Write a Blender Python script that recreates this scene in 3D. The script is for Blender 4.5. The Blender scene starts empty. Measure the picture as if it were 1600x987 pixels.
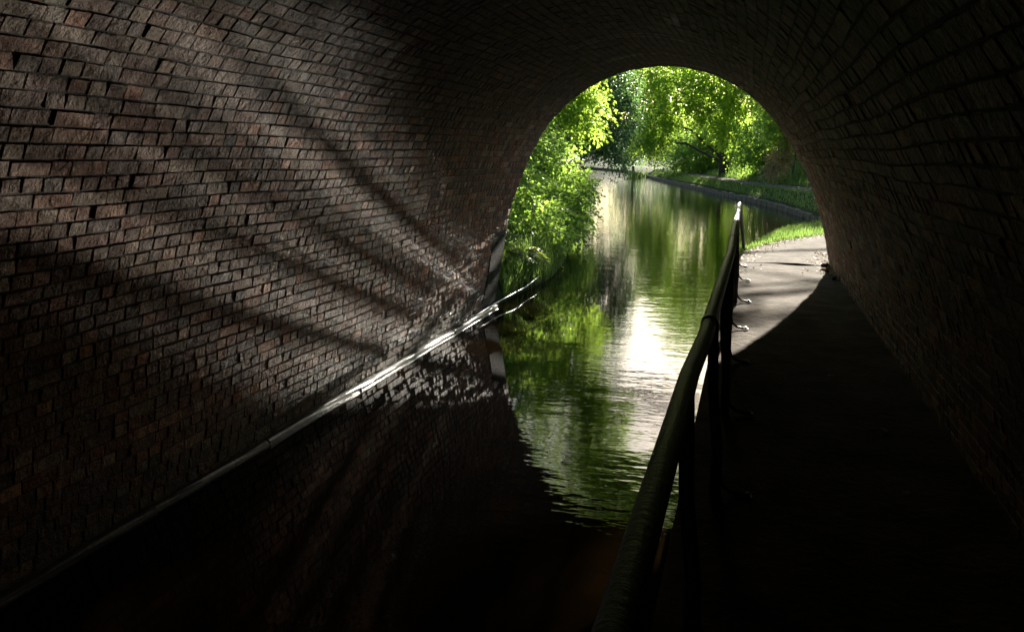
import bpy, math, random
import numpy as np
from mathutils import Vector, Matrix
random.seed(7)
rng = np.random.default_rng(7)
S = bpy.context.scene
COL = S.collection
R = math.radians

# ------------------------------------------------------------------ camera
EYE = 2.3
cam_d = bpy.data.cameras.new("camera"); cam = bpy.data.objects.new("camera", cam_d); COL.objects.link(cam)
cam_d.sensor_width = 36; cam_d.lens = 28.125; cam_d.clip_start = 0.03; cam_d.clip_end = 3000
cam.location = (0, 0, EYE); cam.rotation_euler = (R(90 - 11.464), 0, R(16.384))
S.camera = cam
# ------------------------------------------------------------------ world, sun, exposure
SUN_EL, SUN_AZ = 19.3, 4.0           # azimuth measured from +Y (down the tunnel) towards +X
w = bpy.data.worlds.new("World"); S.world = w; w.use_nodes = True
nt = w.node_tree; nt.nodes.clear()
sky = nt.nodes.new("ShaderNodeTexSky"); sky.sky_type = 'NISHITA'; sky.sun_disc = False
sky.sun_elevation = R(SUN_EL); sky.sun_rotation = R(SUN_AZ); sky.dust_density = 1.2
bg = nt.nodes.new("ShaderNodeBackground"); bg.inputs[1].default_value = 0.05
wo = nt.nodes.new("ShaderNodeOutputWorld")
nt.links.new(sky.outputs[0], bg.inputs[0]); nt.links.new(bg.outputs[0], wo.inputs[0])
sl = bpy.data.lights.new("sun", 'SUN'); sl.energy = 5.0; sl.angle = R(0.5); sl.color = (1.0, 0.93, 0.80)
sun = bpy.data.objects.new("sun", sl); COL.objects.link(sun)
sd = Vector((math.sin(R(SUN_AZ)) * math.cos(R(SUN_EL)), math.cos(R(SUN_AZ)) * math.cos(R(SUN_EL)), math.sin(R(SUN_EL))))
sun.rotation_euler = (-sd).to_track_quat('-Z', 'Y').to_euler(); sun.location = (0, 60, 60)
S.view_settings.view_transform = 'Standard'; S.view_settings.look = 'None'
S.view_settings.exposure = 2.7; S.view_settings.gamma = 1.0
S.render.engine = 'CYCLES'
cy = S.cycles
cy.use_denoising = True; cy.denoiser = 'OPENIMAGEDENOISE'
cy.max_bounces = 8; cy.diffuse_bounces = 4; cy.glossy_bounces = 4; cy.transmission_bounces = 6; cy.transparent_max_bounces = 8
cy.caustics_reflective = True; cy.caustics_refractive = False
cy.blur_glossy = 0.03; cy.sample_clamp_indirect = 0.0
cy.use_guiding = True; cy.use_surface_guiding = True; cy.guiding_training_samples = 128
cy.use_adaptive_sampling = False

# ------------------------------------------------------------------ helpers
def tag(o, label=None, cat=None, group=None, kind=None):
    if label: o["label"] = label
    if cat: o["category"] = cat
    if group: o["group"] = group
    if kind: o["kind"] = kind
    return o

def empty(name, loc=(0, 0, 0)):
    o = bpy.data.objects.new(name, None); COL.objects.link(o); o.location = loc; o.empty_display_size = .2
    return o

def mesh_obj(name, verts, faces, mat, parent=None, smooth=False):
    me = bpy.data.meshes.new(name)
    verts = np.asarray(verts, np.float32)
    if isinstance(faces, np.ndarray):
        n, k = faces.shape
        me.vertices.add(len(verts)); me.vertices.foreach_set("co", verts.ravel())
        me.loops.add(n * k); me.loops.foreach_set("vertex_index", faces.astype(np.int32).ravel())
        me.polygons.add(n); me.polygons.foreach_set("loop_start", np.arange(0, n * k, k, dtype=np.int32))
        me.update(calc_edges=True)
    else:
        me.from_pydata([tuple(map(float, v)) for v in verts], [], faces); me.update()
    if smooth: me.polygons.foreach_set("use_smooth", [True] * len(me.polygons))
    if mat: me.materials.append(mat)
    o = bpy.data.objects.new(name, me); COL.objects.link(o)
    if parent: o.parent = parent
    return o

class MB:
    """collects shapes into one mesh"""
    def __init__(s): s.v = []; s.f = []
    def quadgrid(s, P):      # P: rows of points
        b = len(s.v); nr, nc = len(P), len(P[0])
        for r in P: s.v += [tuple(p) for p in r]
        for i in range(nr - 1):
            for j in range(nc - 1):
                a = b + i * nc + j
                s.f.append((a, a + 1, a + nc + 1, a + nc))
    def box(s, c, d, rot=None, bev=0.0):
        b = len(s.v); M = rot or Matrix.Identity(3)
        dx, dy, dz = [k / 2 for k in d]; e = bev
        pts = []
        for sx in (-1, 1):
            for sy in (-1, 1):
                for sz in (-1, 1):
                    pts.append(((sx * (dx - e), sy * (dy - e), sz * dz), (sx * (dx - e), sy * dy, sz * (dz - e)), (sx * dx, sy * (dy - e), sz * (dz - e))))
        c = Vector(c)
        for t in pts:
            for p in t: s.v.append(tuple(c + M @ Vector(p)))
        I = lambda i, j, k, m: b + ((i * 2 + j) * 2 + k) * 3 + m
        for k in (0, 1): 
            q = [I(0, 0, k, 0), I(1, 0, k, 0), I(1, 1, k, 0), I(0, 1, k, 0)]; s.f.append(tuple(q if k else q[::-1]))
            q = [I(0, k, 0, 1), I(0, k, 1, 1), I(1, k, 1, 1), I(1, k, 0, 1)]; s.f.append(tuple(q if k else q[::-1]))
            q = [I(k, 0, 0, 2), I(k, 1, 0, 2), I(k, 1, 1, 2), I(k, 0, 1, 2)]; s.f.append(tuple(q if k else q[::-1]))
        if bev > 0:
            for i in (0, 1):
                for j in (0, 1):
                    s.f.append((I(i, j, 0, 1), I(i, j, 1, 1), I(i, j, 1, 2), I(i, j, 0, 2)))
                    s.f.append((I(i, 0, j, 0), I(i, 1, j, 0), I(i, 1, j, 2), I(i, 0, j, 2)))
                    s.f.append((I(0, i, j, 0), I(1, i, j, 0), I(1, i, j, 1), I(0, i, j, 1)))
                    for k in (0, 1): s.f.append((I(i, j, k, 0), I(i, j, k, 1), I(i, j, k, 2)))
    def tube(s, pts, rad, n=10, cap=True):
        pts = [Vector(p) for p in pts]; m = len(pts)
        if not hasattr(rad, '__len__'): rad = [rad] * m
        b = len(s.v)
        t0 = (pts[1] - pts[0]).normalized()
        u = t0.orthogonal().normalized()
        for i, p in enumerate(pts):
            t = (pts[min(i + 1, m - 1)] - pts[max(i - 1, 0)]).normalized()
            u = (u - t * u.dot(t)).normalized(); vv = t.cross(u)
            for k in range(n):
                a = 2 * math.pi * k / n
                s.v.append(tuple(p + (u * math.cos(a) + vv * math.sin(a)) * rad[i]))
        for i in range(m - 1):
            for k in range(n):
                k2 = (k + 1) % n
                s.f.append((b + i * n + k, b + i * n + k2, b + (i + 1) * n + k2, b + (i + 1) * n + k))
        if cap:
            s.f.append(tuple(b + k for k in range(n))[::-1]); s.f.append(tuple(b + (m - 1) * n + k for k in range(n)))
    def build(s, name, mat, parent=None, smooth=False):
        return mesh_obj(name, s.v, s.f, mat, parent, smooth)

def interp(xs, ys): return lambda v: float(np.interp(v, xs, ys))
def smooth_interp(xs, ys):
    xs = np.array(xs, float); ys = np.array(ys, float)
    m = np.gradient(ys, xs)
    def f(v):
        v = min(max(v, xs[0]), xs[-1]); i = min(max(np.searchsorted(xs, v) - 1, 0), len(xs) - 2)
        h = xs[i + 1] - xs[i]; t = (v - xs[i]) / h
        return float((2*t**3-3*t*t+1)*ys[i] + (t**3-2*t*t+t)*h*m[i] + (-2*t**3+3*t*t)*ys[i+1] + (t**3-t*t)*h*m[i+1])
    return f

# ------------------------------------------------------------------ materials
def new_mat(name):
    m = bpy.data.materials.new(name); m.use_nodes = True; t = m.node_tree
    return m, t, t.nodes["Principled BSDF"], t.nodes["Material Output"]
def N(t, typ, **kw):
    n = t.nodes.new(typ)
    for k, v in kw.items(): setattr(n, k, v)
    return n
def ramp(t, stops, interp_='LINEAR'):
    n = t.nodes.new("ShaderNodeValToRGB"); cr = n.color_ramp; cr.interpolation = interp_
    while len(cr.elements) < len(stops): cr.elements.new(0.5)
    for e, (p, c) in zip(cr.elements, stops): e.position = p; e.color = (*c, 1)
    return n
def noise(t, scale, detail=4, rough=.55, coord='Object', vec_scale=None, rot=None):
    tc = t.nodes.new("ShaderNodeTexCoord"); n = t.nodes.new("ShaderNodeTexNoise")
    n.inputs["Scale"].default_value = scale; n.inputs["Detail"].default_value = detail; n.inputs["Roughness"].default_value = rough
    src = tc.outputs[coord]
    if vec_scale or rot:
        mp = t.nodes.new("ShaderNodeMapping")
        if vec_scale: mp.inputs["Scale"].default_value = vec_scale
        if rot: mp.inputs["Rotation"].default_value = rot
        t.links.new(src, mp.inputs[0]); src = mp.outputs[0]
    t.links.new(src, n.inputs["Vector"])
    return n
def mix(t, fac, a, b, blend='MIX'):
    n = t.nodes.new("ShaderNodeMix"); n.data_type = 'RGBA'; n.blend_type = blend
    for s_, val in ((n.inputs[0], fac), (n.inputs[6], a), (n.inputs[7], b)):
        if isinstance(val, (int, float)): s_.default_value = val
        elif isinstance(val, tuple): s_.default_value = (*val, 1)
        else: t.links.new(val, s_)
    return n.outputs[2]
def bump(t, height, dist, strength=1.0, normal=None):
    b = t.nodes.new("ShaderNodeBump"); b.inputs["Distance"].default_value = dist; b.inputs["Strength"].default_value = strength
    t.links.new(height, b.inputs["Height"])
    if normal: t.links.new(normal, b.inputs["Normal"])
    return b.outputs[0]

def mat_brick():
    m, t, p, o = new_mat("sooty_brick")
    g = N(t, "ShaderNodeNewGeometry")
    rp = ramp(t, [(0, (.06, .027, .016)), (.2, (.22, .075, .032)), (.4, (.11, .058, .036)), (.6, (.32, .115, .045)), (.78, (.19, .125, .08)), (.92, (.40, .29, .20)), (1, (.46, .16, .055))])
    t.links.new(g.outputs["Random Per Island"], rp.inputs[0])
    n1 = noise(t, 1.1, 5, .65)       # lime and soot staining in patches
    r1 = ramp(t, [(.42, (0, 0, 0)), (.68, (1, 1, 1))]); t.links.new(n1.outputs[0], r1.inputs[0])
    n2 = noise(t, 28, 4, .7)
    r2 = ramp(t, [(.45, (0, 0, 0)), (.7, (1, 1, 1))]); t.links.new(n2.outputs[0], r2.inputs[0])
    lime = mix(t, r2.outputs[0], (.10, .085, .065), (.50, .43, .34))
    mm = N(t, "ShaderNodeMath", operation='MULTIPLY'); t.links.new(r1.outputs[0], mm.inputs[0]); mm.inputs[1].default_value = .5
    c = mix(t, mm.outputs[0], rp.outputs[0], lime)
    # soot: smoke grime on the vault crown, its colour deepened to stand for shade, wet green slime near the water
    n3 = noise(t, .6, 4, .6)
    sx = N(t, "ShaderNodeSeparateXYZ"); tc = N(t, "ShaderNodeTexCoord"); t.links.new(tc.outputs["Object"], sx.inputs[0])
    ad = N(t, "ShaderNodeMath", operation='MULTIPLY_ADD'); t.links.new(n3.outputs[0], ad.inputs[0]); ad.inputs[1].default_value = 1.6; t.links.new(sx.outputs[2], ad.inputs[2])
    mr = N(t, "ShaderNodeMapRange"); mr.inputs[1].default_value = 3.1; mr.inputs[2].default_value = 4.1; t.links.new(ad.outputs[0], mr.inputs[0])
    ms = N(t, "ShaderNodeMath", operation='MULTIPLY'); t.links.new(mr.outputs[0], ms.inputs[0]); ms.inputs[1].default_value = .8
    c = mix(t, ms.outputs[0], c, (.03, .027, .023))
    # lime weeping down the wall in runs, and a dark slimy band just above the water
    n6 = noise(t, 1, 4, .6, vec_scale=(.5, 4.5, .45)); r6 = ramp(t, [(.57, (0, 0, 0)), (.70, (1, 1, 1))]); t.links.new(n6.outputs[0], r6.inputs[0])
    m6 = N(t, "ShaderNodeMath", operation='MULTIPLY'); t.links.new(r6.outputs[0], m6.inputs[0]); m6.inputs[1].default_value = .55
    c = mix(t, m6.outputs[0], c, (.34, .31, .26))
    a7 = N(t, "ShaderNodeMath", operation='MULTIPLY_ADD'); t.links.new(n1.outputs[0], a7.inputs[0]); a7.inputs[1].default_value = .5; t.links.new(sx.outputs[2], a7.inputs[2])
    m7 = N(t, "ShaderNodeMapRange"); m7.inputs[1].default_value = .75; m7.inputs[2].default_value = .5; m7.inputs[3].default_value = 0; m7.inputs[4].default_value = .75; t.links.new(a7.outputs[0], m7.inputs[0])
    c = mix(t, m7.outputs[0], c, (.022, .026, .012))
    fine = noise(t, 60, 5, .7)
    r4 = ramp(t, [(.3, (.45, .45, .45)), (.65, (1.15, 1.15, 1.15))]); t.links.new(fine.outputs[0], r4.inputs[0])
    c = mix(t, 1.0, c, r4.outputs[0], 'MULTIPLY')
    c = mix(t, 1.0, c, (.92, .84, .76), 'MULTIPLY')
    t.links.new(c, p.inputs["Base Color"])
    p.inputs["Roughness"].default_value = .72; p.inputs["Specular IOR Level"].default_value = .2
    n5 = noise(t, 11, 4, .6); b0 = bump(t, n5.outputs[0], .03); b1 = bump(t, n2.outputs[0], .014, 1, b0); b2 = bump(t, fine.outputs[0], .006, 1, b1)
    t.links.new(b2, p.inputs["Normal"])
    return m

def simple(name, col, rough=.8, nscale=8, amp=.35, bd=.01, spec=.3, metal=0, col2=None, detail=5):
    m, t, p, o = new_mat(name)
    n = noise(t, nscale, detail, .65)
    lo = tuple(c * (1 - amp) for c in col); hi = col2 or tuple(c * (1 + amp) for c in col)
    r = ramp(t, [(.3, lo), (.7, hi)]); t.links.new(n.outputs[0], r.inputs[0]); t.links.new(r.outputs[0], p.inputs["Base Color"])
    p.inputs["Roughness"].default_value = rough; p.inputs["Specular IOR Level"].default_value = spec; p.inputs["Metallic"].default_value = metal
    if bd: 
        n2 = noise(t, nscale * 5, 5, .65)
        t.links.new(bump(t, n2.outputs[0], bd), p.inputs["Normal"])
    return m

def mat_leaf(name, stops, trans=.5, tcol=(.30, .46, .05), rough=.45):
    m, t, p, o = new_mat(name)
    g = N(t, "ShaderNodeNewGeometry"); r = ramp(t, stops); t.links.new(g.outputs["Random Per Island"], r.inputs[0])
    t.links.new(r.outputs[0], p.inputs["Base Color"]); p.inputs["Roughness"].default_value = rough; p.inputs["Specular IOR Level"].default_value = .28
    tr = N(t, "ShaderNodeBsdfTranslucent")
    tm = mix(t, .75, r.outputs[0], tcol); t.links.new(tm, tr.inputs[0])
    ms = N(t, "ShaderNodeMixShader"); ms.inputs[0].default_value = trans
    t.links.new(p.outputs[0], ms.inputs[1]); t.links.new(tr.outputs[0], ms.inputs[2]); t.links.new(ms.outputs[0], o.inputs[0])
    return m

def mat_water():
    m, t, p, o = new_mat("canal_water")
    n0 = noise(t, .35, 4, .6)
    r = ramp(t, [(.3, (.0026, .0014, .0004)), (.7, (.0045, .0024, .0007))]); t.links.new(n0.outputs[0], r.inputs[0]); t.links.new(r.outputs[0], p.inputs["Base Color"])
    p.inputs["IOR"].default_value = 1.33; p.inputs["Roughness"].default_value = WATER_ROUGH
    a = noise(t, 1, 2, .5, vec_scale=(1.1, 3.0, 1), rot=(0, 0, R(10)))
    b = noise(t, 1, 2, .5, vec_scale=(5.0, 13.0, 1), rot=(0, 0, R(14)))
    b1 = bump(t, a.outputs[0], .0024); b2 = bump(t, b.outputs[0], .0006, 1, b1)
    t.links.new(b2, p.inputs["Normal"])
    # the water lies calm in the lee of the left wall and is ruffled everywhere else
    tc = N(t, "ShaderNodeTexCoord"); sx = N(t, "ShaderNodeSeparateXYZ"); t.links.new(tc.outputs["Object"], sx.inputs[0])
    fx = N(t, "ShaderNodeMapRange", interpolation_type='SMOOTHSTEP'); fx.inputs[1].default_value = -2.35; fx.inputs[2].default_value = -1.3; t.links.new(sx.outputs[0], fx.inputs[0])
    fy = N(t, "ShaderNodeMapRange", interpolation_type='SMOOTHSTEP'); fy.inputs[1].default_value = 12.3; fy.inputs[2].default_value = 15.0; t.links.new(sx.outputs[1], fy.inputs[0])
    off_ = N(t, "ShaderNodeMath", operation='MAXIMUM'); t.links.new(fx.outputs[0], off_.inputs[0]); t.links.new(fy.outputs[0], off_.inputs[1])
    c_ = noise(t, 1, 2, .5, vec_scale=(.22, 1.9, 1), rot=(0, 0, R(3))); b3 = bump(t, c_.outputs[0], .0010, 1, b2)
    t.links.new(b3, p.inputs["Normal"])
    for (nd, lo, hi) in ((b1.node, .0004, .0055), (b2.node, .00012, .0019)):
        mr = N(t, "ShaderNodeMapRange"); mr.inputs[1].default_value = 0.0; mr.inputs[2].default_value = 1.0; mr.inputs[3].default_value = lo; mr.inputs[4].default_value = hi
        t.links.new(off_.outputs[0], mr.inputs[0]); t.links.new(mr.outputs[0], nd.inputs["Distance"])
    return m
WATER_ROUGH = 0.035

M_brick = mat_brick()
M_mortar = simple("old_mortar", (.04, .034, .028), .9, 20, .5, .01)
M_stone = simple("mossy_sandstone", (.02, .024, .013), .9, 7, .5, .03, col2=(.045, .048, .03), spec=.03)
M_ledge = simple("wet_stone", (.03, .028, .025), .3, 6, .4, .004, spec=.38)
M_water = mat_water()
M_path = simple("trodden_path", (.062, .053, .043), 1.0, 3.0, .4, .02, col2=(.145, .122, .10), detail=8, spec=.04)
M_soil = simple("bank_soil", (.026, .022, .012), 1.0, 3, .5, .05, col2=(.03, .055, .012), spec=.05)
M_turf = simple("turf", (.045, .075, .018), .95, 2, .4, .05)
M_kerb = simple("kerb_stone", (.085, .08, .06), .9, 5, .5, .03, col2=(.15, .135, .105), spec=.1)
M_bark = simple("bark", (.075, .06, .045), .9, 7, .5, .03)
M_rail = None
def mat_rail():
    m, t, p, o = new_mat("worn_painted_pipe")
    n = noise(t, 14, 5, .6); r = ramp(t, [(.35, (.004, .005, .004)), (.56, (.009, .010, .008)), (.66, (.045, .020, .010)), (.80, (.07, .06, .05))]); t.links.new(n.outputs[0], r.inputs[0])
    t.links.new(r.outputs[0], p.inputs["Base Color"]); p.inputs["Roughness"].default_value = .45; p.inputs["Specular IOR Level"].default_value = .35
    n2 = noise(t, 1, 2, .5, vec_scale=(2, 55, 2)); n3 = noise(t, 45, 5, .7)
    b = bump(t, n2.outputs[0], .004, .8); b = bump(t, n3.outputs[0], .007, 1, b); t.links.new(b, p.inputs["Normal"])
    return m
M_rail = mat_rail()
M_iron = simple("dark_iron", (.028, .026, .024), .5, 20, .5, .003, spec=.5, metal=.3)
M_cable = simple("pale_cable", (.6, .58, .55), .35, 10, .15, 0)
M_litter = mat_leaf("dead_leaf", [(0, (.16, .09, .03)), (.5, (.28, .18, .07)), (.8, (.35, .25, .06)), (1, (.10, .12, .03))], .2, (.3, .18, .04), .7)
L_dark = mat_leaf("leaf_dark", [(0, (.018, .045, .014)), (.5, (.035, .08, .022)), (1, (.06, .11, .03))], .42, (.16, .30, .04))
L_mid = mat_leaf("leaf_mid", [(0, (.025, .07, .014)), (.5, (.045, .115, .02)), (.85, (.07, .145, .022)), (1, (.12, .16, .03))], .58, (.42, .64, .09))
L_yel = mat_leaf("leaf_yellow_green", [(0, (.03, .08, .012)), (.5, (.055, .12, .016)), (.85, (.09, .15, .02)), (1, (.16, .16, .03))], .64, (.50, .72, .09))
L_blue = mat_leaf("leaf_cool", [(0, (.02, .05, .025)), (.5, (.035, .08, .04)), (1, (.06, .11, .05))], .4, (.16, .30, .08))
L_tan = mat_leaf("leaf_dead", [(0, (.16, .11, .05)), (.6, (.30, .22, .11)), (1, (.20, .19, .05))], .4, (.45, .34, .15))
L_fern = mat_leaf("fern_frond", [(0, (.05, .11, .012)), (.6, (.09, .15, .02)), (1, (.14, .17, .03))], .5, (.40, .50, .04))
L_grass = mat_leaf("grass_blade", [(0, (.03, .07, .012)), (.6, (.055, .11, .02)), (1, (.14, .15, .04))], .5, (.24, .38, .08))

# ------------------------------------------------------------------ the canal's course
Lx = smooth_interp([-60, 11.3, 12.5, 14, 16.7, 20, 24, 30, 35, 45, 53, 65, 77, 93, 130, 200, 400], [-3.66, -3.66, -3.62, -3.5, -3.75, -4.4, -5.0, -6.2, -7.3, -9.6, -11.6, -14.5, -17, -22, -38, -81, -230])
Rx = smooth_interp([-60, 12.6, 14.5, 17, 18.5, 20, 22, 24, 26, 29, 35.6, 44.5, 53, 65.6, 77, 93, 130, 200, 400], [-.26, -.26, -.12, -.02, .15, .75, 1.75, 2.7, 2.95, 2.3, 1.2, -.9, -3.0, -6.2, -9, -12.5, -27, -70, -220])
Px = smooth_interp([-60, 12.4, 13.6, 16, 18, 20, 23, 27, 32, 37, 41, 45, 50, 56, 65.6, 77, 93, 130, 200, 400], [.5, .5, .58, 1.35, 2.6, 3.9, 5.0, 5.3, 4.7, 3.6, 2.3, 1.0, -.5, -2.1, -4.2, -6.9, -10.3, -24.5, -67, -217])
PW = .78
lz = interp([0, .1, .35, .8, 2, 4, 8, 15, 30, 60, 250], [.02, .32, .55, .75, 1.2, 1.9, 3.2, 5, 7, 9, 10])
rz = interp([0, 1, 3, 6, 12, 25, 60, 250], [0, .12, .75, 2.0, 4.2, 7, 9, 10])
def ground_z(x, y):
    l, r, p = Lx(y), Rx(y), Px(y)
    if x <= l: z = lz(l - x)
    elif x < r: return -.6
    else:
        o = x - r; po = p + PW - r; wd = min(.6 if y < 21 else 1.2, max(.03, p - PW - r))
        e = .30 if y < 21 else .18; z = (e + (.655 - e) * min(1, o / wd)) if o <= po else .655 + rz(o - po)
    return z
def build_ground():
    ys = [11.55, 12.0, 12.62] + list(np.arange(13, 40, .5)) + list(np.arange(40, 100, 1.5)) + list(np.arange(100, 400, 12)) + [400]
    lo = [250, 100, 60, 40, 30, 22, 15, 11, 8, 6, 5, 4, 3, 2, 1.4, .8, .5, .35, .2, .1, .05, 0]
    mb = MB(); rows = []
    for y in ys:
        l, r, p = Lx(y), Rx(y), Px(y); row = []
        for o in lo:
            jit = 0.0 if o < .3 else .18 * min(1, o / 4) * math.sin(y * 1.7 + o * 2.3) * math.cos(y * .6 - o * 1.1)
            row.append((l - o, y, lz(o) + jit))
        row += [(l + .04, y, -.7), ((l + r) / 2, y, -1.0), (r - .04, y, -.7)]
        po = p + PW - r; wd = min(.6 if y < 21 else 1.2, max(.03, p - PW - r)); a = min(wd, po - .02)
        for o in [0, a * .3, a * .65, a, a + (po - a) * .5, po]: e = .30 if y < 21 else .18; row.append((r + o, y, e + (.655 - e) * min(1, o / wd)))
        for o in [.5, 1, 2, 3, 4.5, 6, 9, 12, 18, 25, 40, 60, 120, 250]:
            jit = .15 * min(1, o / 4) * math.sin(y * 1.3 + o * 1.9) * math.cos(y * .5 + o)
            row.append((r + po + o, y, .655 + rz(o) + jit))
        rows.append(row)
    mb.quadgrid(rows)
    o = mb.build("ground", M_soil, smooth=True); tag(o, kind="structure")
    return o
build_ground()
# water
mb = MB(); mb.quadgrid([[(x, y, 0) for x in (-300, -60, -8, -2, 6, 60)] for y in (-60, -20, 0, 12, 30, 80, 200, 420)])
tag(mb.build("canal_water", M_water), kind="structure")
# canal bed of the tunnel is hidden by the murky water; towpath inside and outside
mb = MB()
def wob(x, y): return .006 * math.sin(2.1 * y + 3 * x) + .005 * math.sin(5.3 * y - 7 * x)
ys = list(np.arange(-40, 12.61, .3)) + [12.62]
mb.quadgrid([[(-.25, y, -.4), (-.25, y, .645), (-.238, y, .664 + wob(-.24, y))] + [(x, y, .67 + wob(x, y)) for x in np.linspace(-.19, 1.05, 9)] + [(1.32, y, .70)] for y in ys])
ys2 = [12.62] + list(np.arange(13, 100, .5))
mb.quadgrid([[(max(Px(y) + s_ * PW, Rx(y) + .01), y, .67 + .02 * (1 - abs(s_)) + (wob(s_, y) if abs(s_) < 1 else 0)) for s_ in (-1, -.9, -.6, -.3, 0, .3, .6, .9, 1)] for y in ys2])
tag(mb.build("towpath", M_path, smooth=True), kind="structure")

# ------------------------------------------------------------------ the tunnel
PROF0 = [(-3.66, -.5), (-3.655, 0), (-3.61, .35), (-3.56, .64), (-3.449, 1.304), (-3.374, 1.636), (-3.146, 2.217), (-2.939, 2.64), (-2.663, 2.966), (-2.33, 3.226), (-1.96, 3.41), (-1.6, 3.50), (-1.24, 3.53),
         (-.90, 3.49), (-.53, 3.385), (-.167, 3.19), (.16, 2.916), (.446, 2.58), (.71, 2.13), (.888, 1.752), (1.034, 1.355), (1.135, .958), (1.19, .70), (1.22, .50)]
def resample(pts, n):
    P = np.array(pts, float)
    for _ in range(3):       # Chaikin
        Q = [P[0]]
        for a, b in zip(P[:-1], P[1:]): Q += [a * .75 + b * .25, a * .25 + b * .75]
        P = np.array(Q + [P[-1]])
    d = np.r_[0, np.cumsum(np.hypot(*np.diff(P, axis=0).T))]
    s = np.linspace(0, d[-1], n)
    return np.c_[np.interp(s, d, P[:, 0]), np.interp(s, d, P[:, 1])], d[-1]
PROF, ARC = resample(PROF0, 400)
def prof_at(s):
    f = s / ARC * 399; i = int(min(max(f, 0), 398)); t = f - i
    p = PROF[i] * (1 - t) + PROF[i + 1] * t
    i0, i1 = max(i - 3, 0), min(i + 4, 399)
    tg = PROF[i1] - PROF[i0]; tg = tg / np.hypot(*tg)
    return p, tg, np.array([tg[1], -tg[0]])       # inward normal
def y_end(x): return 11.5 + .255 * (x + 3.55)

tunnel = empty("canal_tunnel", (-1.2, 12.0, 0))
tag(tunnel, "low arched brick canal tunnel, dark and sooty, roofing the water and path", "tunnel")
OFF = Vector(tunnel.location)
def rel(v): return [tuple(Vector(p) - OFF) for p in v]
def brick_lining():
    V = []; F = []
    course = .081; ncs = int(ARC / course)
    for c in range(ncs):
        s0, s1 = c * course, (c + 1) * course
        pm, tg, nm = prof_at((s0 + s1) / 2)
        if pm[1] < -.05: continue
        if pm[0] < -3 and pm[1] < 1.15: ye = y_end(pm[0]) - .62
        else: ye = y_end(pm[0]) + random.gauss(0, .012)
        y = -3 - random.random() * .2
        hdr_row = (c % 3 == 0)
        while y < ye - .02:
            ln = .115 if (random.random() < (.9 if hdr_row else .6)) else .228
            y2 = min(y + ln, ye); 
            if ye - y2 < .04: y2 = ye
            j = .0026
            off = max(-.003, random.gauss(0, .0014)) * (.35 if ye - y < 2.8 and pm[1] < 1.5 else 1)
            tw = random.gauss(0, .003); tw2 = random.gauss(0, .0025)
            b = len(V)
            ys_ = (y + j * random.uniform(.2, .8), y2 - j * random.uniform(.2, .8)); ss = (s0 + j * random.uniform(.4, 1.5), s1 - j * random.uniform(.4, 1.5))
            for dep, ins in ((-.008, 0), (off, random.uniform(.003, .007))):
                for (a, bb) in ((0, 0), (1, 0), (1, 1), (0, 1)):
                    yy = ys_[a] + (ins if a == 0 else -ins) + random.gauss(0, .0018)
                    s_ = ss[bb] + .009 * math.sin(yy * 1.3 + s0 * 1.1) + .006 * math.sin(yy * 3.1 - s0 * 2.3) + (ins if bb == 0 else -ins) + random.gauss(0, .0018)
                    q, _, _ = prof_at((s0 + s1) / 2); dd = s_ - (s0 + s1) / 2
                    h = dep + (tw * (a - .5) + tw2 * (bb - .5) if dep > -.02 else 0)
                    V.append((q[0] + tg[0] * dd + nm[0] * h, yy, q[1] + tg[1] * dd + nm[1] * h))
            F.append((b + 4, b + 5, b + 6, b + 7))
            for k in range(4):
                k2 = (k + 1) % 4; F.append((b + k, b + k2, b + 4 + k2, b + 4 + k))
            y = y2
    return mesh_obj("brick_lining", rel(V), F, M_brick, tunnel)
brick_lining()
# mortar bed behind the bricks, running on into the dark behind the camera
mb = MB(); rows = []
for t_ in [0, .15, .3, .45, .6, .75, .9, .97, 1]:
    row = []
    for i in range(0, 400, 3):
        p, tg, nm = prof_at(i / 399 * ARC); y0 = -45; y1 = y_end(p[0]) - .004
        row.append((p[0] - nm[0] * .0056, y0 + (y1 - y0) * t_, p[1] - nm[1] * .0056))
    rows.append(row)
mb.quadgrid(rows); mb.v = rel(mb.v); mb.build("mortar_bed", M_mortar, tunnel)
# portal face with the hill's retaining wall
mb = MB(); inner = []; mid = []; outer = []
for i in range(0, 400, 3):
    p, tg, nm = prof_at(i / 399 * ARC); x, z = p[0] - nm[0] * .010, p[1] - nm[1] * .010
    inner.append((x, y_end(x) - .002, z)); X, Z = x - nm[0] * .36, z - nm[1] * .36
    mid.append((X, y_end(X) - .002, Z))
    a = i / 399
    ox = -14 if a < .2 else (14 if a > .85 else -14 + 28 * (a - .2) / .65); oz = (-.5 + 6.2 * a / .2) if a < .2 else (5.7 if a < .85 else 5.7 - 6.2 * (a - .85) / .15)
    outer.append((ox, y_end(ox) - .002, oz))
mb.quadgrid([inner, mid, outer]); mb.v = rel(mb.v); mb.build("portal_wall", M_stone, tunnel)
# quoin stones at the left springing
mb = MB(); z = -.3
for h, dpt in ((.52, .60), (.40, .46), (.53, .60)):
    zc = z + h / 2; p = [q for q in PROF if q[0] < -3]; xx = np.interp(zc, [q[1] for q in p], [q[0] for q in p])
    tilt = Matrix.Rotation(math.atan2(.12, .8) * (zc > .2), 3, 'Y')
    mb.box((xx - .13, y_end(xx) - .31 + (.6 - dpt) * .0, zc), (.27, .615, h - .012), tilt, .012); z += h
mb.v = rel(mb.v); q_ = mb.build("quoin_stones", M_stone, tunnel); q_["label"] = "pale green mossy corner stones at the left mouth"
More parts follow.
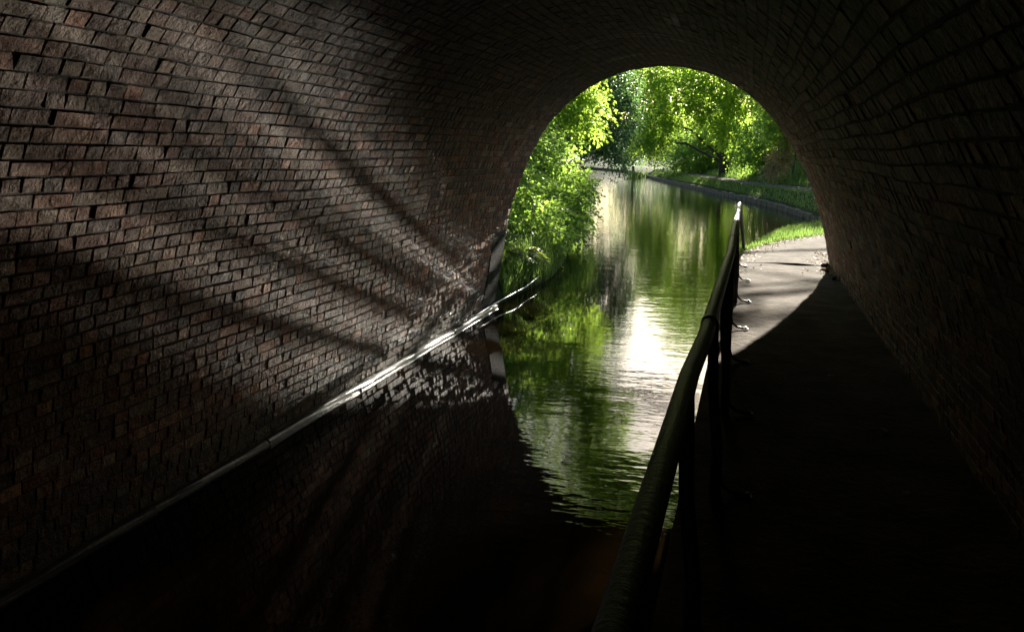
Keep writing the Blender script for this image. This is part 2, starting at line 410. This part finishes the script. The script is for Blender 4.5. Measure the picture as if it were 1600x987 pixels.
# low wet ledge along the waterline of the left wall
mb = MB(); y = -40.0; rows = []
while y < 11.45:
    ln = random.uniform(.9, 1.6); y2 = min(y + ln, 11.45)
    sec = [(-3.70, .05), (-3.625, .048), (-3.605, .040), (-3.594, .027), (-3.588, .010), (-3.588, -.3)]
    dj = random.gauss(0, .004); dz = random.gauss(0, .004)
    ysn = np.linspace(y + .004, y2 - .004, 6)
    mb.quadgrid([[(sx + dj + random.gauss(0, .0018), yy, sz + dz + random.gauss(0, .0018)) for sx, sz in sec] for yy in ysn])
    for yy in (y + .004, y2 - .004):
        b = len(mb.v); mb.v += [(sx + dj, yy, sz + dz) for sx, sz in sec] + [(-3.70, yy, -.3)]; mb.f.append(tuple(range(b, b + 7)))
    y = y2
mb.v = rel(mb.v); mb.build("ledge", M_ledge, tunnel, smooth=False)
# the hill the tunnel runs through
mb = MB(); rows = []
for y, f in ((11.4, 0), (10, .3), (6, .7), (0, 1), (-20, 1.5), (-60, 1.8), (-150, 1.5)):
    rows.append([(x, (y_end(x) if y == 11.4 else y), z) for x, z in [(-300, 9 + 3 * f), (-80, 8 + 3 * f), (-30, 6.5 + 3 * f), (-14, 5.6 + 3 * f), (-6, 5.65 + 3 * f), (0, 5.65 + 3 * f), (6, 5.65 + 3 * f), (14, 5.6 + 3 * f), (30, 7 + 3 * f), (80, 8.5 + 3 * f), (300, 9.5 + 3 * f)]])
mb.quadgrid(rows); tag(mb.build("hill", M_turf, smooth=True), kind="structure")

# ------------------------------------------------------------------ handrail
hr = empty("handrail", (-.14, 6, .67)); tag(hr, "dark round pipe handrail on iron posts along the towpath's water edge", "handrail")
OFF = Vector(hr.location)
def rail_x(y): return float(np.interp(y, [-4, 1.4, 2.6, 3.2, 6, 9, 12], [-.16, -.158, -.157, -.137, -.108, -.122, -.138]))
mb = MB(); pts = [(rail_x(y), y, 1.592 + .006 * math.sin(y * 1.7)) for y in np.arange(-4, 11.9, .3)]
pts += [(-.132, 12.1, 1.585), (-.125, 12.4, 1.53), (-.115, 12.7, 1.42), (-.07, 13.6, 1.0), (-.04, 14.5, .58)]
mb.tube(pts, [.0325] * (len(pts) - 5) + [.0325, .032, .031, .03, .03], 20); mb.v = rel(mb.v); mb.build("rail", M_rail, hr, True)
for y in (3.45, 7.05, 10.6, -.2):
    mb = MB(); mb.tube([(rail_x(y), y - .035, 1.592 + .006 * math.sin(y * 1.7)), (rail_x(y), y + .035, 1.592 + .006 * math.sin(y * 1.7))], .0365, 20)
    mb.v = rel(mb.v); mb.build("joint_collar", M_iron, hr, True)
def post(y, x):
    mb = MB(); rx_ = rail_x(y)
    mb.tube([(rx_, y, 1.57), (rx_ + .3 * (x - rx_), y, 1.2), (x, y, .9), (x, y, .655)], [.026, .026, .027, .03], 12)
    mb.v = rel(mb.v); p = mb.build("post", M_iron, hr, True)
    mb = MB(); mb.tube([(x + .01, y, .80), (x + .03, y, .73), (x + .07, y, .695), (x + .12, y, .686), (x + .165, y, .684)], [.011, .011, .011, .010, .009], 8)
    mb.box((x + .145, y, .682), (.06, .04, .010), None, .002)
    mb.v = rel(mb.v); f = mb.build("foot_bracket", M_iron, p)
    mb = MB(); mb.tube([(x + .15, y, .685), (x + .15, y, .703)], .010, 6); mb.v = rel(mb.v); mb.build("bolt", M_iron, p)
for y, dx in ((12.1, 0), (10.74, .03), (9.17, .03), (7.7, .0), (6.41, .01), (5.09, .04), (3.78, .05), (2.5, .05), (1.2, .05), (-.1, .05), (-1.4, .05)):
    post(y, rail_x(y) + dx)

# pale cable lying along the ledge and out to the left bank
mb = MB()
mb.tube([(-3.56, 9.9, .085), (-3.555, 10.6, .10), (-3.55, 11.3, .11), (-3.50, 12.0, .13), (-3.50, 12.7, .12), (-3.53, 13.6, .14), (-3.62, 14.6, .17), (-3.75, 15.6, .20), (-3.85, 16.2, .26), (-3.98, 16.7, .40), (-4.1, 16.9, .6)], .008, 8)
tag(mb.build("cable", M_cable, None, True), "thin pale cable running from the tunnel ledge to the ferny bank", "cable")

# kerb on the far side of the bend
mb = MB(); y = 22.5
while y < 96:
    y2 = y + .95; a = Vector((Rx(y + .01), y + .01, 0)); b = Vector((Rx(y2 - .01), y2 - .01, 0)); d = (b - a); L_ = d.length
    ang = math.atan2(d.y, d.x); mb.box(((a.x + b.x) / 2 + .1, (a.y + b.y) / 2, -.0 + random.gauss(0, .012)), (L_ - random.uniform(0, .03), .22, .44 + random.uniform(-.03, .03)), Matrix.Rotation(ang + random.gauss(0, .012), 3, 'Z'), .025); y = y2
tag(mb.build("stone_kerb", M_kerb), "pale stone kerb edging the canal round the bend", "kerb")

# ------------------------------------------------------------------ foliage
def unit(a): return a / np.maximum(np.linalg.norm(a, axis=-1, keepdims=True), 1e-9)
def leaf_mesh(name, pos, axis, nor, size, mat, parent=None, wid=.34):
    n = len(pos); axis = unit(axis); bi = unit(np.cross(nor, axis)); nor = np.cross(axis, bi)
    size = np.broadcast_to(np.asarray(size), (n,))[:, None]
    fold = rng.uniform(.02, .16, (n, 1)); droop = rng.uniform(-.15, .02, (n, 1))
    V = np.stack([pos, pos + size * (axis * .45 + bi * wid + nor * fold), pos + size * (axis + nor * droop), pos + size * (axis * .45 - bi * wid + nor * fold)], 1).reshape(-1, 3)
    i = np.arange(n) * 4
    F = np.stack([i, i + 1, i + 2, i, i + 2, i + 3], 1).reshape(-1, 3)
    return mesh_obj(name, V, F, mat, parent)
def sprays(blobs, size, per=11, droop=.25, flat=.55):
    P, A, Nn, Sz = [], [], [], []
    for (cx, cy, cz, rx, ry, rz_, ns) in blobs:
        d = unit(rng.normal(size=(ns, 3))); r = rng.uniform(.12, 1, (ns, 1)) ** .5
        c = np.array([cx, cy, cz]) + d * r * np.array([rx, ry, rz_])
        out = d * np.array([1, 1, .45]) + rng.normal(size=(ns, 3)) * .35; out[:, 2] -= droop; out = unit(out)
        side = unit(np.cross(out, np.array([0, 0, 1.0]))); upn = np.cross(side, out)
        roll = rng.normal(size=(ns, 1)) * flat; side2 = side * np.cos(roll) + upn * np.sin(roll); up2 = unit(np.cross(side2, out))
        L = size * rng.uniform(3.5, 6, (ns, 1))
        for k in range(per):
            t = (k + .5) / per; sg = 1 if k % 2 else -1
            sag = -.35 * L * t * t
            p = c + out * L * (t - .3) + np.array([0, 0, 1.]) * sag + rng.normal(size=(ns, 3)) * size * .25
            ax = out * (.35 + .6 * t) + side2 * sg * (1.0 - .5 * t) + rng.normal(size=(ns, 3)) * .28 + np.array([0, 0, -.25])
            nn = up2 + rng.normal(size=(ns, 3)) * .42
            P.append(p); A.append(ax); Nn.append(nn); Sz.append(size * rng.uniform(.65, 1.25, ns))
    return np.concatenate(P), np.concatenate(A), np.concatenate(Nn), np.concatenate(Sz)

def plant(kind, label, cat, base, blobs, size, mat, trunk=0.15, height=None, group=None, wood="trunk", leaf="crown", limbs=True, per=11, droop=.25, lean=(0, 0), boughs=()):
    bx, by = base; bz = ground_z(bx, by) - .1
    root = empty(kind, (bx, by, bz)); tag(root, label, cat, group)
    o = Vector((bx, by, bz))
    P, A, Nn, Sz = sprays(blobs, size, per, droop)
    leaf_mesh(leaf, P - np.array(o), A, Nn, Sz, mat, root)
    mb = MB(); top = height or max(b[2] for b in blobs) - bz
    fork = Vector((lean[0], lean[1], top * .9))
    tp = [Vector((0, 0, 0)), Vector((lean[0] * .15 + random.gauss(0, .05), lean[1] * .15, top * .25)), Vector((lean[0] * .5 + random.gauss(0, .1), lean[1] * .5, top * .55)), fork]
    mb.tube(tp, [trunk * 1.25, trunk, trunk * .75, trunk * .3], 9)
    if limbs:
        for b in blobs:
            c = Vector(b[:3]) - o; t = min(.85, max(.12, (c.z - (c.xy.length) * .45) / top))
            f = t * 3; i = min(int(f), 2); st = tp[i].lerp(tp[i + 1], f - i)
            m1 = st.lerp(c, .5) + Vector((random.gauss(0, .1), random.gauss(0, .1), .12 * (c - st).length))
            rr = trunk * .42 * (1 - .5 * t)
            mb.tube([st, m1, c], [rr, rr * .65, rr * .3], 6, False)
            for _ in range(5):
                e = c + Vector((random.gauss(0, .6) * b[3], random.gauss(0, .6) * b[4], random.gauss(0, .5) * b[5])); s0 = m1.lerp(c, random.uniform(.2, 1))
                mb.tube([s0, s0.lerp(e, .5) + Vector((0, 0, .05)), e], [rr * .35, rr * .25, rr * .1], 5, False)
    for (a, b, r0, r1) in boughs:
        a = Vector(a) - o; b = Vector(b) - o; st = Vector((lean[0], lean[1], a.z - .5))
        mb.tube([st, a, a.lerp(b, .35) + Vector((0, 0, random.gauss(0, .04))), a.lerp(b, .7) + Vector((0, 0, random.gauss(0, .05))), b], [r0 * 1.3, r0, r0, r0 * .95, r1], 7)
    mb.build(wood, M_bark, root, True)
    return root

# left bank, near to far
plant("shrub", "leafy green shrub leaning from the left bank just beyond the tunnel mouth", "shrub", (-4.9, 14.6),
      [(-4.55, 14.3, 1.25, .6, .8, .5, 150), (-4.35, 15.2, 1.7, .65, .8, .55, 170), (-5.1, 15.4, 2.3, .7, .9, .6, 160), (-4.7, 15.9, 2.7, .6, .7, .5, 90), (-4.0, 15.6, .75, .45, .7, .4, 120), (-4.2, 17.0, .9, .5, .7, .5, 130)], .085, L_mid, .04, wood="stem", leaf="foliage")
plant("overhanging_shrub", "bushy yellow-green shrub trailing low over the water on the left", "shrub", (-5.6, 19.4),
      [(-4.75, 18.6, 1.15, .6, .8, .6, 170), (-4.45, 20.0, 1.35, .75, .9, .7, 240), (-4.9, 19.6, 2.3, .8, 1.0, .6, 200), (-5.5, 19.2, 3.0, .8, 1.0, .6, 170), (-4.3, 19.0, .6, .5, .9, .45, 150), (-4.5, 20.8, .7, .6, .9, .5, 150), (-5.0, 22.2, 1.2, .7, .9, .8, 160)], .095, L_mid, .05, wood="stem", leaf="foliage")
plant("broadleaf_tree", "tall broadleaf tree hanging layered sprays over the canal from left", "tree", (-8.2, 25.0),
      [(-6.3, 23.5, 3.6, 1.2, 1.4, .8, 260), (-5.7, 25.0, 4.3, 1.2, 1.3, .8, 260), (-6.8, 24.0, 5.4, 1.4, 1.6, 1.0, 260), (-5.6, 25.5, 6.4, 1.3, 1.6, 1.0, 230),
       (-7.6, 24.2, 7.6, 1.7, 1.8, 1.2, 240), (-5.6, 25.8, 8.6, 1.5, 1.8, 1.2, 210), (-7.0, 25, 10.0, 1.8, 1.8, 1.2, 220), (-5.4, 26, 10.9, 1.3, 1.6, 1.1, 150), (-8.4, 25, 9.0, 1.6, 1.8, 1.4, 160), (-7, 25.2, 12.0, 1.6, 1.6, 1.1, 140), (-9.2, 23.5, 5, 1.3, 1.6, 1.4, 140), (-4.7, 25.4, 7.4, 1.0, 1.5, .9, 190), (-4.5, 25.8, 9.6, 1.0, 1.5, 1.0, 190), (-4.9, 25.2, 5.5, .8, 1.2, .7, 150), (-3.2, 26, 11.0, 1.3, 1.5, .9, 150), (-5.0, 24.6, 3.5, .8, 1.1, .7, 160), (-3.4, 25.5, 9.2, 1.2, 1.4, .9, 280), (-1.9, 26, 10.2, 1.0, 1.4, .9, 220), (-2.8, 26, 8.9, 1.3, 1.2, .7, 300), (-4.2, 26, 8.5, 1.0, 1.2, .6, 200), (-1.3, 26.5, 9.3, 1.0, 1.2, .8, 280), (-4.3, 25.6, 6.6, .9, 1.2, .9, 220)], .13, L_yel, .22, 11,
      boughs=[((-6.2, 25.4, z - .3), (-1.1, 26 + .3 * (i % 3), z), rr, rr * .6) for i, (z, rr) in enumerate(((5.16, .05), (5.52, .06), (5.74, .03), (6.2, .05)))])  # thin boughs added above the view to cut the sun into streaks
plant("alder_tree", "dark blue-green tree trailing twigs above the bright water", "tree", (-8.6, 33.5),
      [(-6.6, 32.5, 3.4, 1.3, 1.4, 1.1, 330), (-5.7, 33.0, 3.0, .8, 1.0, .9, 190), (-5.3, 33.4, 2.2, .45, .7, .6, 70), (-6.4, 33.0, 5.2, 1.3, 1.5, 1.0, 260), (-7.6, 33, 4.6, 1.3, 1.5, 1.3, 220), (-7.8, 33.5, 6.8, 1.4, 1.6, 1.0, 170), (-5.5, 34, 5.0, .9, 1.2, 1.1, 260), (-5.1, 34, 3.9, .6, 1, .9, 150), (-5.9, 34, 6.6, 1.0, 1.3, 1.0, 180)], .12, L_blue, .2, 9.2, droop=.55,
      boughs=[((-6.6, 33, z - .15), (-.75, 33.2 + .2 * i % .5, z), rr, rr * .5) for i, (z, rr) in enumerate(((7.38, .15), (7.95, .11), (8.42, .17), (8.86, .10)))])  # thick limbs added out of view, casting broad shadow bands on the water
plant("broadleaf_tree", "sunlit yellow-green tree rising high over the left bank", "tree", (-8.8, 18.2),
      [(-6.6, 18.0, 4.6, 1.2, 1.5, .9, 240), (-6.0, 18.8, 6.2, 1.2, 1.5, 1.0, 220), (-7.4, 18.2, 7.4, 1.5, 1.6, 1.1, 230), (-5.9, 19, 8.2, 1.3, 1.6, 1.0, 190), (-7.6, 18.6, 9.6, 1.6, 1.7, 1.2, 200), (-8.6, 18, 6, 1.5, 1.6, 1.3, 160), (-6.5, 19.4, 10.6, 1.2, 1.5, .9, 120)], .125, L_yel, .2, 10)
plant("far_tree", "hazy green tree standing back on the left bank past the alder", "tree", (-17.5, 56),
      [(-16, 55, 4, 2.4, 2.4, 2.0, 260), (-14.2, 55, 3.2, 1.6, 2, 1.5, 160), (-17, 56, 7.5, 2.6, 2.6, 2.2, 240), (-15.5, 57, 11, 2.2, 2.4, 2.0, 180), (-19, 56, 10, 2.6, 2.6, 2.4, 180)], .22, L_blue, .28, 12)
# right bank
plant("sycamore_tree", "big sycamore with a dark trunk and drooping pale green sprays", "tree", (-1.9, 60.5),
      [(-6.6, 58, 4.6, 1.6, 2.0, 1.2, 330), (-5.2, 58, 6.6, 2.0, 2.2, 1.4, 360), (-3.0, 58.5, 5.4, 1.8, 2.0, 1.3, 330), (-2.4, 59, 7.6, 2.2, 2.4, 1.4, 360), (-.6, 59, 6.0, 1.6, 2.0, 1.5, 260), (.6, 60, 8.2, 2.0, 2.2, 1.5, 260), (-4.6, 59, 9.2, 2.2, 2.4, 1.5, 260), (-1.6, 60, 10.4, 2.4, 2.4, 1.6, 260), (-7.2, 58, 7.8, 1.4, 1.8, 1.2, 190), (-3.6, 60.5, 12, 2, 2, 1.2, 160), (-6.9, 57.5, 3.0, 1.1, 1.4, .8, 150), (-1.5, 57.5, 3.6, 1.4, 1.2, .9, 150)], .21, L_yel, .3, 11)
plant("ash_tree", "yellow-green tree arching over the path beside the right wall", "tree", (4.2, 47),
      [(2.0, 46, 4.8, 1.2, 1.5, 1.1, 240), (.9, 46, 5.6, 1.1, 1.4, .9, 190), (3.4, 46, 5.6, 1.4, 1.6, 1.2, 220), (1.2, 46, 3.7, .9, 1.2, .8, 140), (2.4, 46.5, 7.6, 1.8, 1.8, 1.3, 220), (4.8, 47, 7.4, 1.8, 1.8, 1.5, 200), (3.0, 46.5, 9.4, 1.6, 1.7, 1.1, 220), (5.2, 47, 9.6, 1.7, 1.7, 1.2, 200), (3.2, 46, 3.4, .9, 1.2, .8, 110)], .17, L_yel, .17, 8)
plant("dense_shrub", "rounded dark green shrub behind the far path below the sycamore", "shrub", (-4.2, 70),
      [(-4.4, 69, 2.0, 2.0, 1.6, 1.5, 330), (-2.4, 69, 1.9, 1.8, 1.6, 1.4, 280), (-3.4, 70, 3.5, 1.9, 1.6, 1.2, 260), (-6.2, 70.5, 2.2, 1.6, 1.6, 1.6, 200)], .20, L_mid, .08, wood="stem", leaf="foliage", droop=.1)
plant("dense_shrub", "mid green shrub on the grassy bank right of the dark trunk", "shrub", (1.2, 55),
      [(.0, 54, 2.3, 1.3, 1.3, 1.2, 260), (1.6, 54, 2.6, 1.5, 1.4, 1.3, 260), (3.6, 54.5, 3.4, 1.8, 1.5, 1.5, 260), (.9, 55, 3.9, 1.4, 1.3, 1.0, 170)], .17, L_mid, .07, wood="stem", leaf="foliage", droop=.1)
plant("dead_shrub", "withered tan shrub on the slope under the yellow-green tree", "shrub", (2.2, 47.5),
      [(1.5, 46.6, 2.2, .5, .7, .8, 120), (1.9, 46.8, 3.1, .5, .7, .7, 110), (1.1, 46.8, 1.5, .4, .6, .5, 60)], .13, L_tan, .05, wood="stem", leaf="foliage", droop=.5)
plant("distant_tree", "pale tree at the far end of the right bank by the sky gap", "tree", (-12.5, 90),
      [(-12.2, 88, 4.5, 2.2, 2.2, 2.0, 240), (-10.6, 88, 7.5, 2.6, 2.4, 2.2, 260), (-13.0, 89, 2.6, 1.4, 1.8, 1.2, 110), (-9.4, 89, 4, 2.4, 2.4, 2.2, 220), (-9.5, 90, 11.5, 2.8, 2.6, 2.4, 260), (-8.0, 89, 14.5, 2.8, 2.6, 2.4, 260), (-6.5, 90, 17.0, 2.6, 2.6, 2.2, 220), (-12.6, 89, 9.5, 2.0, 2.4, 2.4, 230)], .28, L_blue, .14, 11)
plant("hillside_tree", "dense tree high on the slope behind the right shrubs", "tree", (6.5, 64),
      [(3.5, 63, 6.2, 2.6, 2.4, 2.2, 300), (6.5, 63, 7.2, 2.8, 2.4, 2.4, 300), (2.0, 64, 9.6, 2.6, 2.4, 2.2, 240), (5.6, 64, 11.5, 3.0, 2.6, 2.4, 300), (3.0, 62, 4.0, 2.0, 1.8, 1.4, 200), (.5, 64, 13.0, 1.4, 1.6, 2.0, 300), (.5, 64, 16.2, 1.6, 1.6, 1.8, 700), (2.3, 64, 16.4, 1.2, 1.6, 1.6, 340), (4.3, 64, 14.0, 2.0, 1.8, 2.6, 460), (7.6, 64, 14.6, 2.0, 1.8, 2.6, 260), (2.4, 64.5, 14, 1.4, 1.5, 3, 300)], .24, L_mid, .3, 10)
plant("hillside_tree", "bluish dense tree filling the gap between sycamore and far bank", "tree", (-3.5, 84),
      [(-6.5, 83, 5.0, 2.6, 2.4, 2.4, 280), (-3.5, 83, 4.6, 2.6, 2.4, 2.4, 280), (-5.2, 84, 9.5, 3.0, 2.6, 2.6, 260), (-1.0, 84, 7, 2.8, 2.6, 2.6, 240), (-1.8, 85, 12, 3.0, 2.6, 2.4, 220)], .28, L_dark, .3, 11)
plant("hillside_tree", "green tree on the slope nearest the tunnel's right wall", "tree", (9, 52),
      [(6.6, 51, 5.4, 2.0, 2.0, 2.0, 260), (9, 51, 6.4, 2.4, 2.2, 2.2, 260), (7.5, 52, 9.4, 2.6, 2.4, 2.2, 240), (10.5, 52, 10, 2.6, 2.4, 2.4, 200)], .2, L_mid, .25, 10)
plant("unseen_shade_tree", "unseen tree added on the right bank to keep sun off the canal", "tree", (8.6, 30),
      [(.0, 30, 6.6, .55, 1.2, 1.0, 330), (.2, 31, 8.2, .5, 1.2, .9, 230), (-1.2, 30, 9.0, .9, 1.2, .5, 260), (-.95, 30.4, 8.5, .6, 1.2, .36, 240), (.2, 30, 9.6, .8, 1.2, .5, 180), (.75, 30, 8.6, .5, 1.0, .7, 150), (6.5, 30, 10.5, 1.8, 1.8, 1.6, 200), (8.5, 30.5, 11.5, 2.2, 2.2, 1.8, 240), (9.8, 29.5, 9.0, 2.0, 2.0, 1.8, 200)], .13, L_mid, .24, 11)  # out-of-view crown added and shaped to shade the middle of the water

plant("distant_tree", "faint tree closing the far end of the canal behind the hanging twigs", "tree", (-30, 150),
      [(-30, 149, 5, 4, 3, 3.5, 240), (-33.5, 149, 8, 3.5, 3, 3.5, 220), (-28, 150, 10, 4, 3, 4, 240), (-32, 150, 15, 4, 3, 3.5, 220), (-28.5, 150, 17, 3, 3, 3, 200), (-29, 150, 21.5, 4, 3, 3.2, 220), (-25, 150, 14, 3.5, 3, 4, 240)], .42, L_blue, .3, 14)
# ferns on the left bank
def fern(label, x, y, z, n, ln, seed):
    r = np.random.default_rng(seed); root = empty("fern", (x, y, z)); tag(root, label, "fern", "ferns on the left bank")
    for k in range(n):
        P, A, Nn, Sz = [], [], [], []; mb = MB()
        a = 2 * math.pi * k / n + r.normal() * .25; L_ = ln * r.uniform(.75, 1.15); dr = np.array([math.cos(a), math.sin(a), 0])
        el = r.uniform(.5, 1.1); pts = []
        for t in np.linspace(0, 1, 22):
            pt = dr * L_ * (t * math.cos(el) + .25 * t * t) + np.array([0, 0, L_ * (t * math.sin(el) - .75 * t * t)]); pts.append(pt)
        mb.tube(pts[::3] + [pts[-1]], [.005] * 8 + [.002], 5, False)
        sd_ = np.array([-math.sin(a), math.cos(a), 0])
        for i in range(2, 22):
            t = i / 21; wl = L_ * .30 * math.sin(math.pi * min(1, .12 + t * .88)) ** .8 + .012
            tg = unit((pts[i] - pts[i - 1])[None])[0]; up = np.cross(sd_, tg) * -1
            for sg in (-1, 1):
                P.append(pts[i]); A.append(sd_ * sg + tg * .35 + np.array([0, 0, -.12]) + r.normal(size=3) * .05); Nn.append(up + r.normal(size=3) * .12); Sz.append(wl)
        fr = leaf_mesh("frond", np.array(P), np.array(A), np.array(Nn), np.array(Sz), L_fern, root, wid=.13)
        mb.build("stalk", M_bark, fr)
fern("large arching fern closest to the tunnel's left corner stones", -3.98, 12.6, .62, 11, .62, 1)
fern("bright fern drooping over the mossy bank above the cable", -3.82, 13.6, .55, 11, .60, 2)
fern("small fern low beside the water under the leaning shrub", -3.95, 14.6, .5, 9, .45, 3)
fern("upright fern at the foot of the trailing shrub", -4.35, 16.4, .6, 10, .55, 4)
fern("broad fern higher on the bank against the tunnel mouth", -4.5, 13.3, .95, 11, .65, 5)

# grass, litter, reeds
def blades(name, pts, h, wd, mat, kind="stuff", label=None):
    n = len(pts); pts = np.array(pts); a = rng.uniform(0, 2 * np.pi, n); h = np.asarray(h) * rng.uniform(.5, 1.2, n)
    d = np.stack([np.cos(a), np.sin(a), 0 * a], 1); s = np.stack([-np.sin(a), np.cos(a), 0 * a], 1); b = rng.uniform(.1, .7, n)[:, None] * h[:, None]
    up = np.array([0, 0, 1.]) * h[:, None]; wd = np.asarray(wd) * np.ones(n); W_ = s * wd[:, None] / 2
    V = np.stack([pts - W_, pts + W_, pts + d * b * .35 + up * .6 + W_ * .8, pts + d * b * .35 + up * .6 - W_ * .8, pts + d * b + up], 1).reshape(-1, 3)
    i = np.arange(n) * 5
    F = np.stack([i, i + 1, i + 2, i, i + 2, i + 3, i + 3, i + 2, i + 4], 1).reshape(-1, 3)
    o = mesh_obj(name, V, F, mat); tag(o, label, name.replace("_", " ") if not kind else None, kind=kind); return o
pts, hh, ww = [], [], []
def put(x, y, h, wd): pts.append((x, y, ground_z(x, y) - .02)); hh.append(h); ww.append(wd)
for _ in range(15000):      # verge between the near path and the water
    y = random.uniform(13.2, 27); a, b = Rx(y) + .02, Px(y) - PW + random.gauss(.0, .07)
    if b > a: put(random.uniform(a, b), y, .13, .012)
for _ in range(15000):       # far verge between kerb and path
    y = random.uniform(27, 80); a, b = Rx(y) + .25, Px(y) - PW + random.gauss(0, .1)
    if b > a: put(random.uniform(a, b), y, random.choice((.06, .09, .14)), .03)
for _ in range(26000):      # long grass on the slope behind the path
    y = 24 + 66 * random.random() ** 1.2; o_ = abs(random.gauss(0, 1)) * 3.2; put(Px(y) + PW + .05 + o_, y, .25 + .22 * min(o_, 2), .04)
for _ in range(5000):       # right of the path by the portal
    y = random.uniform(13, 24); o_ = abs(random.gauss(0, 1)) * 1.0; put(Px(y) + PW + .03 + o_, y, .22, .014)
blades("grass", pts, hh, ww, L_grass)
pts, hh, ww = [], [], []
for _ in range(16000):
    y = 12.2 + 45 * random.random() ** 1.6; o_ = .05 + abs(random.gauss(0, 1)) * 1.5; put(Lx(y) - o_, y, .18 + .1 * min(o_, 2), .016 + .0006 * y)
for _ in range(7000):
    y = random.uniform(45, 125); put(Lx(y) - .05 - abs(random.gauss(0, 1)) * 3, y, .5, .06)
for _ in range(5000):
    y = 12.0 + 14 * random.random() ** 1.4; o_ = random.uniform(.0, .3); put(Lx(y) - o_, y, random.choice((.16, .28, .4)), .016)
blades("undergrowth", pts, hh, ww, L_grass)
def litter(name, n, fn, size):
    p = np.array([fn() for _ in range(n)]); a = rng.normal(size=(n, 3)); a[:, 2] *= .2; nn = np.array([0, 0, 1.]) + rng.normal(size=(n, 3)) * .3
    o = leaf_mesh(name, p, a, nn, size * rng.uniform(.6, 1.3, n), M_litter); tag(o, kind="stuff")
def lit_fn():
    y = random.uniform(11.5, 18); e = Px(y) - PW + abs(random.gauss(0, .22)) if random.random() < .55 else Px(y) + PW - abs(random.gauss(0, .18)); 
    e = min(e, 1.14) if y < 12.6 else e
    return (e, y, .69)
litter("leaf_litter", 900, lit_fn, .045)
# reeds where the kerb meets the far bend
rd = empty("reed_clump", (-10.0, 80, .1)); tag(rd, "small tuft of reeds in the water where the far kerb ends", "reeds")
o = blades("stalks", [(-10.2 + random.gauss(0, .5) - .5, 80 + random.gauss(0, .7), 0) for _ in range(160)], [.8] * 160, .05, L_grass, None)
del o["category"]; o.parent = rd; o.location = (10.0, -80, -.1)

# single leaves lying on the dark path, and stones at the foot of the right wall
def fallen_leaf(label, x, y, s_, rot):
    p = np.zeros((2, 3)); p[:, 2] = .004
    o = leaf_mesh("fallen_leaf", np.array([[0, 0, .004]]), np.array([[math.cos(rot), math.sin(rot), .1]]), np.array([[.1, .2, 1.]]), s_, M_litter); o.location = (x, y, .685)
    tag(o, label, "leaf", "dead leaves on the dark path")
fallen_leaf("curled dead leaf in the shade just inside the sunlit patch", .62, 6.15, .07, .4)
fallen_leaf("dead leaf lying midway across the dark path", .86, 4.95, .07, 2.0)
fallen_leaf("dead leaf on the path nearest the camera by the right wall", .80, 4.0, .06, 1.2)
def stone(label, x, y, z, s_, seed):
    r = random.Random(seed); V = []; F = []; n, m_ = 8, 5
    V.append((0, 0, s_ * .5))
    for i in range(1, m_):
        ph = math.pi * i / m_
        for k in range(n):
            a = 2 * math.pi * k / n; q = s_ * (1 + r.gauss(0, .12)); V.append((q * math.sin(ph) * math.cos(a), q * .75 * math.sin(ph) * math.sin(a), q * .5 * math.cos(ph)))
    V.append((0, 0, -s_ * .5))
    for k in range(n): F.append((0, 1 + k, 1 + (k + 1) % n)); F.append((len(V) - 1, 1 + (m_ - 2) * n + (k + 1) % n, 1 + (m_ - 2) * n + k))
    for i in range(m_ - 2):
        for k in range(n): a = 1 + i * n + k; b = 1 + i * n + (k + 1) % n; F.append((a, a + n, b + n, b))
    o = mesh_obj("loose_stone", V, F, M_kerb); o.location = (x, y, z); o.rotation_euler = (0, 0, r.uniform(0, 3)); tag(o, label, "stone", "loose stones at the right wall")
stone("largest pale stone at the foot of the right wall by the mouth", 1.10, 12.3, .72, .075, 1)
stone("small pale stone lying before the largest one by the right wall", 1.08, 11.7, .71, .045, 2)
stone("flat stone nearest the dark inside at the right wall", 1.12, 11.1, .71, .05, 3)
